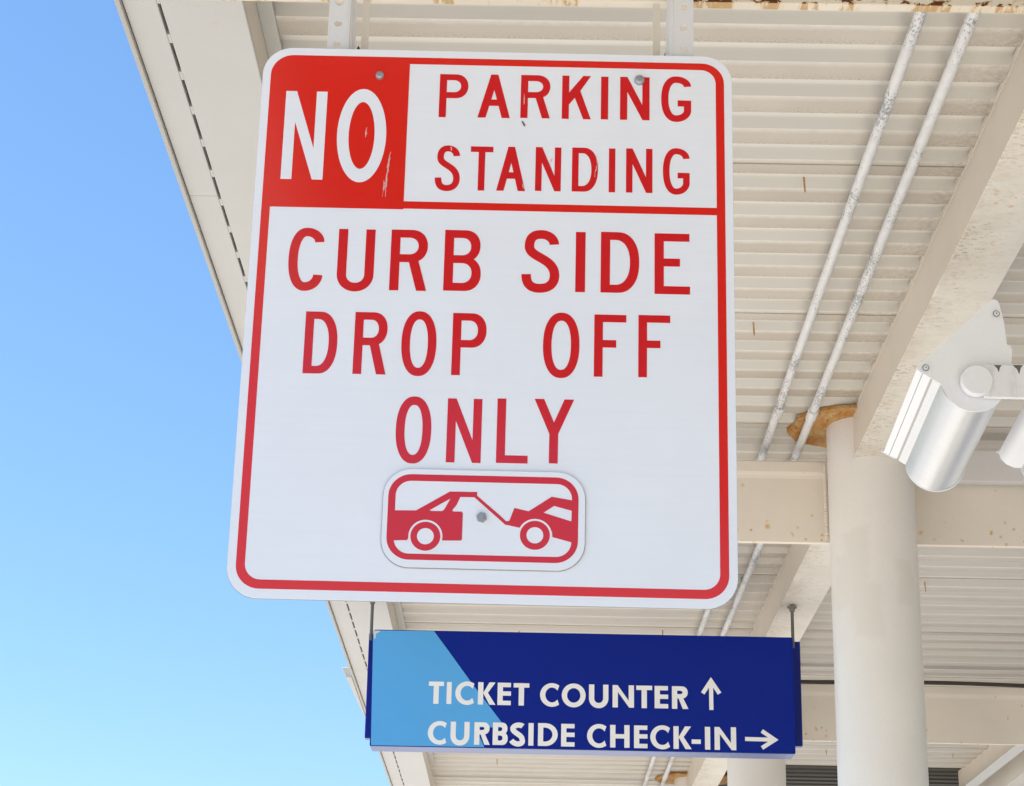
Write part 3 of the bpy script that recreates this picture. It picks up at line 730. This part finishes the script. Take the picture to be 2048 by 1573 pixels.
def circ(x, y, r, n=40):
    q = T(x, y); k = abs(T(x+r, y)[0]-q[0]); return [(q[0]+k*math.cos(2*math.pi*i/n), q[1]+k*math.sin(2*math.pi*i/n)) for i in range(n)]
truck = TL((170,450),(410,452),(712,284),(955,288),(953,320),(1150,490),(1212,548),(1240,545),(1285,430),(1412,460),(1618,330),(1850,372),(1850,745),(1790,735),(1625,690),(1620,640),(1330,606),(1222,582),(1205,580),(930,335),(805,332),(770,405),(732,450),(742,462),(815,462),(827,475),(818,712),(808,720),(645,720),(600,640),(345,690),(330,716),(175,718))
w1 = TL((530,450),(545,457),(640,458),(660,445),(718,345)); w2 = TL((1545,472),(1640,412),(1796,455),(1793,550))
flat_obj('symbol', [([truck, w1[::-1], w2[::-1]], 0.0005)], 0.0003, M_REDINK, tow, I4)
wheels = [(493,682),(1468,674)]
for (x, y), q in zip(wheels, (((345,716),(645,720),(640,760),(345,760)), ((1330,606),(1622,688),(1600,745),(1330,700)))):
    flat_obj('wheel_arch', [([circ(x, y, 152)], 0.0007), ([TL(*q)], 0.00066)], 0.0003, M_WHITEFILM, tow, I4)
for x, y in wheels: flat_obj('wheel_symbol', [([circ(x, y, 134), circ(x, y, 75)[::-1]], 0.0009)], 0.0003, M_REDINK, tow, I4)
cc = T(995, 517); mb = MB()
mb.tube((cc[0],-0.0003,cc[1]), (cc[0],-0.0055,cc[1]), 0.0082, 0.0078, 6); mb.tube((cc[0],-0.0055,cc[1]), (cc[0],-0.0085,cc[1]), 0.0042, 0.0036, 12)
o = mb.build('bolt', M_BOLT, None); o.parent = tow

# ------------------------------------------------------------------ hanging brackets above the sign
def bracket(cx, side, label, hz):
    t = thing('sign_bracket', (cx, 3.012, EYE+1.6), label, 'bracket', 'brackets above the parking sign')
    t.rotation_euler = (0, 0.004, 0); bpy.context.view_layer.update()
    w = 0.0160; z0, z1 = -0.25, 0.33
    holes = []
    for k in range(-7, 10):
        z = hz+k*0.0388
        if z0+0.01 < z < z1-0.01: holes.append([(0.0065*math.cos(-2*math.pi*i/20), z+0.0065*math.sin(-2*math.pi*i/20)) for i in range(20)])
    flat_obj('face', [([rrect(-w, z0, w, z1, 0)]+holes, 0.0)], 0.003, M_BRACKET, t, I4)
    for s in (side,):
        mb = MB()
        mb.hexa([(s*w,0.0002,z0),(s*(w+0.003),0.0002,z0),(s*(w+0.021),0.021,z0),(s*(w+0.018),0.021,z0),
                 (s*w,0.0002,z1),(s*(w+0.003),0.0002,z1),(s*(w+0.007),0.021,z1),(s*(w+0.004),0.021,z1)])
        o = mb.build('flange', M_BRACKET, None, bevel=0.0008); o.parent = t
    mb = MB(); mb.box(side*0.043-0.006, side*0.043+0.006, 0.0215, 0.0250, z0, 0.178)
    o = mb.build('backing_angle', M_WEB, None); o.parent = t
    mb = MB(); pts = [(-0.003,z0),(0.007,z0),(0.006,0.070),(0.008,0.078),(0.005,0.088),(0.003,0.091),(0.0005,0.086),(-0.002,0.075)]
    mb.prism([(side*0.030+u, v) for u, v in pts], 'y', 0.0218, 0.0235); o = mb.build('rust_stain', M_DARKRUST, None); o.parent = t
bracket(-0.3245, 1, 'white punched steel bracket above the NO corner of the large sign', 0.081)
bracket(0.2405, -1, 'white punched steel bracket with rusty hole above PARKING on the large sign', 0.083)

# ------------------------------------------------------------------ blue hanging sign
BY = 7.80; BK = BY/7.19
bs = thing('hanging_sign', (0.224, BY, EYE+1.412), 'long dark blue TICKET COUNTER and CURBSIDE CHECK-IN box sign hung on two rods', 'sign')
binv = bs.matrix_world.inverted()
def Q(x, y):
    q = binv @ atY(x, y, BY); return (q.x, q.z)
xa2, xb2 = Q(744, 1376)[0], Q(1588.3, 1390)[0]; za2, zb2 = Q(1166, 1500)[1], Q(1166, 1267)[1]
def child(mb, name, mat, par, **k):
    o = mb.build(name, mat, None, **k); o.parent = par; return o
mb = MB(); mb.box(xa2, xb2, 0.0005, 0.115, za2+0.002, zb2); child(mb, 'box', M_NAVY, bs, bevel=0.003)
mb = MB(); mb.box(xa2+0.003, xb2-0.003, 0.003, 0.113, za2-0.001, za2+0.0018); child(mb, 'underside', M_UNDER, bs)
flat_obj('face_panel', [([rrect(xa2+0.0005, za2+0.0005, xb2-0.0005, zb2-0.002, 0.002)], 0.0015)], 0.002, M_NAVY, bs, I4)
lb = [Q(746.5,1261.5),Q(868,1263),Q(896,1301),Q(941.8,1364.6),Q(1003.4,1445.5),Q(1004.4,1455.5),Q(956.5,1455.2),Q(956.5,1468),Q(968.6,1495),Q(741.8,1491)]
flat_obj('light_blue_corner', [([lb[::-1]], 0.0022)], 0.0004, M_SKYBLUE, bs, I4)
r0 = binv @ atY(737,1267.5,BY+0.12); r1 = binv @ atY(1600,1283,BY+0.12); r2 = binv @ atY(728,1476,BY+0.12)
mb = MB(); mb.box(r2.x+0.002, r1.x, 0.120, 0.162, r2.z+0.001, r0.z); child(mb, 'rear_frame', M_NAVYSIDE, bs, bevel=0.002)
mb = MB(); mb.box(r2.x+0.004, r1.x-0.002, 0.122, 0.160, r2.z-0.0012, r2.z+0.0008); child(mb, 'underside', M_UNDER, bs)
for dx in (xa2+0.02, xb2-0.02):
    mb = MB(); mb.box(dx-0.01, dx+0.01, 0.1155, 0.1195, za2+0.05, zb2-0.06); child(mb, 'spacer', M_NAVY, bs)
F1, F2 = 0.0183*BK, 0.0180*BK
blue1 = [('T',(856.5,1408),(888.3,1364.2),F1),('I',(892.8,1408.6),(903.8,1364.8),F1),('C',(910,1410.2),(949,1364),F1),('K',(955.5,1409.8),(991.8,1365.8),F1),('E',(994.6,1410.7),(1022.3,1366.6),F1),('T',(1026.6,1411.5),(1058.8,1367.5),F1),
 ('C',(1079.8,1413.9),(1118.6,1367.4),F1),('O',(1123.3,1415),(1171.4,1368.2),F1),('U',(1177.7,1415.9),(1216.8,1370.3),F1),('N',(1225,1415.4),(1267.8,1371.6),F1),('T',(1272.4,1416.7),(1304.2,1372.4),F1),('E',(1309.2,1417.2),(1336,1373),F1),('R',(1343.9,1418.2),(1375.2,1373.7),F1)]
blue2 = [('C',(855,1489.7),(893.8,1443),F2),('U',(900.4,1490.6),(939.6,1444.6),F2),('R',(948,1490),(979.4,1445.6),F2),('B',(985,1490.4),(1016,1446.2),F2),('S',(1019,1492.6),(1050,1445.4),F2),('I',(1056.5,1491.9),(1067.4,1447),F2),('D',(1075.6,1492.4),(1115.6,1447.6),F2),('E',(1122,1493.6),(1149.4,1448.8),F2),
 ('C',(1173.9,1496),(1212.7,1449),F2),('H',(1220.2,1495.6),(1259,1451.2),F2),('E',(1268,1496.8),(1294.8,1452),F2),('C',(1300.6,1499),(1339.8,1451.6),F2),('K',(1347,1498.4),(1382.8,1453.8),F2),('-',(1383.2,1488.3),(1401.4,1479.8),F2),('I',(1410,1499.9),(1420,1454.6),F2),('N',(1429.3,1500.4),(1471.8,1455.4),F2)]
for wd in (blue1[:6], blue1[6:], blue2[:8], blue2[8:13], blue2[13:14], blue2[14:]): flat_obj('lettering', word(wd, BY, binv, 'sans', 0.0030), 0.0004, M_WHITETXT, bs, I4)
def arrow(tip, tail, hl, sw):          # points in sign coordinates
    d = Vector((tip[0]-tail[0], tip[1]-tail[1])); L = d.length; d /= L; n = Vector((-d.y, d.x))
    def at(a, b): return (tail[0]+d.x*a+n.x*b, tail[1]+d.y*a+n.y*b)
    w = sw/2; k = 1.0/math.tan(rad(33.5)); e = sw/math.sin(rad(33.5))
    S = [([[at(0,-w),at(L-e*0.55,-w),at(L-e*0.55,w),at(0,w)]], 0.0030)]
    hx, hz = hl*math.cos(rad(33.5)), hl*math.sin(rad(33.5))
    u = (sw*math.sin(rad(33.5)), sw*math.cos(rad(33.5)))
    S.append(([[at(L,0),at(L-hx,hz),at(L-hx-u[0],hz-u[1]),at(L-e,0),at(L-hx-u[0],-(hz-u[1])),at(L-hx,-hz)]], 0.0030+LIFT))
    return S
flat_obj('arrow', arrow(Q(1421.6,1355.2), Q(1422.7,1420.6), 0.064*BK, 0.0143*BK), 0.0004, M_WHITETXT, bs, I4)
flat_obj('arrow', arrow(Q(1556.8,1480.6), Q(1490,1478.6), 0.064*BK, 0.0140*BK), 0.0004, M_WHITETXT, bs, I4)
for (x, y) in ((-0.591, 0.05), (1.024, 0.05)):
    mb = MB(); mb.tube((x-0.224,y,zb2-0.03), (x-0.224,y,HB-(EYE+1.412)-0.004), 0.0062, n=14)
    rod = child(mb, 'hanger_rod', M_ROD, bs, smooth=True)
    mb = MB(); zt = HB-(EYE+1.412)-0.0125; mb.tube((x-0.224,y,zt-0.020), (x-0.224,y,zt-0.006), 0.010, 0.012, 6); mb.tube((x-0.224,y,zt-0.006), (x-0.224,y,zt-0.0005), 0.019, n=18)
    o = child(mb, 'nut', M_NUT, bs); o.parent = rod
# torn film at the top left corner
flat_obj('torn_edge', [([[Q(747.5,1262),Q(762,1262.5),Q(757,1266),Q(752.5,1268),Q(751,1277),Q(748,1279)]], 0.0028)], 0.0002, M_RAIL, bs, I4)

# ------------------------------------------------------------------ floodlights on their arm
FY = 4.2
def V(x, y): 
    q = atY(x, y, FY); return (q.x, q.z)
def floodlight(ox, oy, oz, yaw, label, scale=1.0, plain=False):
    c = V(1948, 768)
    t = thing('floodlight', (0, 0, 0), label, 'floodlight', 'floodlights on the right')
    def L(x, y): q = V(x, y); return (q[0]-c[0], q[1]-c[1])
    # end plate
    pl = [L(1831,737), L(1975,606)] + [L(1981,601),L(1988,599),L(1995,602),L(1999,610)] + [L(2008,645),L(2014,689),L(2021,692),L(2024,700),L(2023,738)]
    cc = L(1948,770); r = abs(L(1948+60,770)[0]-cc[0])
    pl += [(cc[0]+r*1.03*math.cos(a), cc[1]+r*0.95*math.sin(a)) for a in [rad(-10-7.5*i) for i in range(20)]]
    pl += [L(1881,768)]
    pl = pl[::-1]
    bevel = 0.001
    o = flat_obj('end_plate', [([pl], 0.0)], 0.004, M_FIXPLATE, t, I4)
    # body: box channel beside a round trough, swept away from the plate
    A = L(1831,737); d = 0.47; sh = (0.005, -0.033)
    bx = [L(1831,737), L(1845,744), L(1862,752), L(1866,756), L(1880,764), L(1878,790), L(1860,790), L(1836,760)]
    def sweep(loop, name, mat, smooth=False):
        mb = MB(); n = len(loop)
        a = [mb.bm.verts.new((u, 0.0005, v)) for u, v in loop]; b = [mb.bm.verts.new((u+sh[0], d, v+sh[1])) for u, v in loop]
        for i in range(n): mb.bm.faces.new((a[i], a[(i+1)%n], b[(i+1)%n], b[i]))
        mb.bm.faces.new(b); mb.bm.faces.new(a[::-1])
        return child(mb, name, mat, t, smooth=smooth, bevel=0 if smooth else 0.001)
    rr = abs(L(1948+60,770)[0]-cc[0])
    cyl = [(cc[0]-0.002+rr*1.08*math.cos(2*math.pi*i/48), cc[1]+0.010+rr*1.08*math.sin(2*math.pi*i/48)) for i in range(48)]
    sweep(cyl, 'reflector_housing', M_FIXBODY, True)
    if plain:
        sweep([L(1834,738), L(1838,752), L(1850,764), L(1868,772), L(1890,772), L(1892,740), L(1836,734)], 'visor', M_FIXWHITE, True)
    else:
        sweep([L(1833,739), L(1846,745), L(1846,732), L(1836,736)], 'visor', M_FIXWHITE)
        sweep([L(1846.8,745.5), L(1863.5,753.5), L(1863.5,715), L(1846.8,728)], 'lens_frame', M_FIXWHITE)
        sweep([L(1866,757), L(1884,768), L(1890,740), L(1866,735)], 'lens_channel', M_FIXBODY)
        sweep([L(1862.5,753.5), L(1866.5,755.5), L(1866.5,730), L(1862.5,730)], 'gasket', M_LIP)
    sweep([L(1850,728), L(1978,610), L(1996,606), L(2006,648), L(2012,690), L(1990,740), L(1900,740)], 'back_housing', M_FIXWHITE)
    for q in ((1851,737),(1992,629)):
        s = L(*q); mb = MB(); mb.tube((s[0],-0.0040,s[1]), (s[0],-0.0062,s[1]), 0.0058, 0.0052, 18)
        sc = child(mb, 'screw', M_FIXWHITE, t, smooth=True)
        mb = MB(); mb.tube((s[0],-0.0060,s[1]), (s[0],-0.0068,s[1]), 0.0015, n=8); h = child(mb, 'socket', M_CHIP, t); h.parent = sc
        mb = MB(); mb.tube((s[0],-0.0039,s[1]), (s[0],-0.0043,s[1]), 0.0072, n=18); h = child(mb, 'ring', M_CHIP, t); h.parent = sc
    s = L(1950,767); mb = MB(); mb.tube((s[0],-0.0042,s[1]), (s[0],-0.024,s[1]), 0.034, 0.0335, 40); child(mb, 'pivot_knob', M_FIXPLATE, t, smooth=True, bevel=0.002)
    prof = [L(1829,736), L(1843,723), L(1884,740), L(1905,728), L(1990,728), L(2010,772)]+[(cc[0]+rr*1.11*math.cos(a), cc[1]+0.010+rr*1.11*math.sin(a)) for a in [rad(-8-8*i) for i in range(21)]]+[L(1888,757), L(1875,750), L(1858,752)]
    mb = MB(); mb.prism([(u+sh[0], v+sh[1]) for u, v in prof], 'y', d+0.0006, d+0.005); child(mb, 'far_end_plate', M_FIXWHITE, t, bevel=0.001)
    # arm
    mb = MB(); a0, a1 = L(1962,735), L(1962,800); mb.box(a0[0], a0[0]+0.22, -0.018, -0.0045, a1[1], a0[1]); child(mb, 'arm', M_FIXARM, t, bevel=0.0015)
    for (x, y, ww) in ((1992,737,8.5),(2032,737,11)):
        p = L(x, y); k = ww*0.00098; mb = MB()
        mb.prism([(p[0]-k,p[1]+0.0003),(p[0]+k,p[1]+0.0003),(p[0]+k*0.5,p[1]-k*0.6),(p[0]+k*0.15,p[1]-k*1.9),(p[0]-k*0.25,p[1]-k*0.8),(p[0]-k*0.6,p[1]-k*0.5)], 'y', -0.0186, -0.0182)
        child(mb, 'chipped_paint', M_CHIP, t)
    t.location = (c[0]+ox, FY+oy, c[1]+oz); t.rotation_euler = (0, 0, yaw); t.scale = (scale,)*3
    return t
floodlight(0, 0, 0, 0, 'white floodlight with triangular end plate and brushed cylinder in front of the long beam')
floodlight(0.270, 0.0, 0.004, 0, 'second floodlight, cut off by the right edge of the photo', plain=True)
t = thing('light_pole', (1.33, 4.4, HD), 'white drop pole from the deck that carries the floodlights', 'pole')
mb = MB(); mb.tube((1.50,4.25,HD+0.016), (1.50,4.25,EYE+1.30), 0.03, n=24); mb.build('shaft', M_FIXARM, t, smooth=True)
mb = MB(); mb.box(1.41, 1.59, 4.16, 4.34, HD-0.012, HD-0.0005); mb.build('base_plate', M_FIXARM, t)
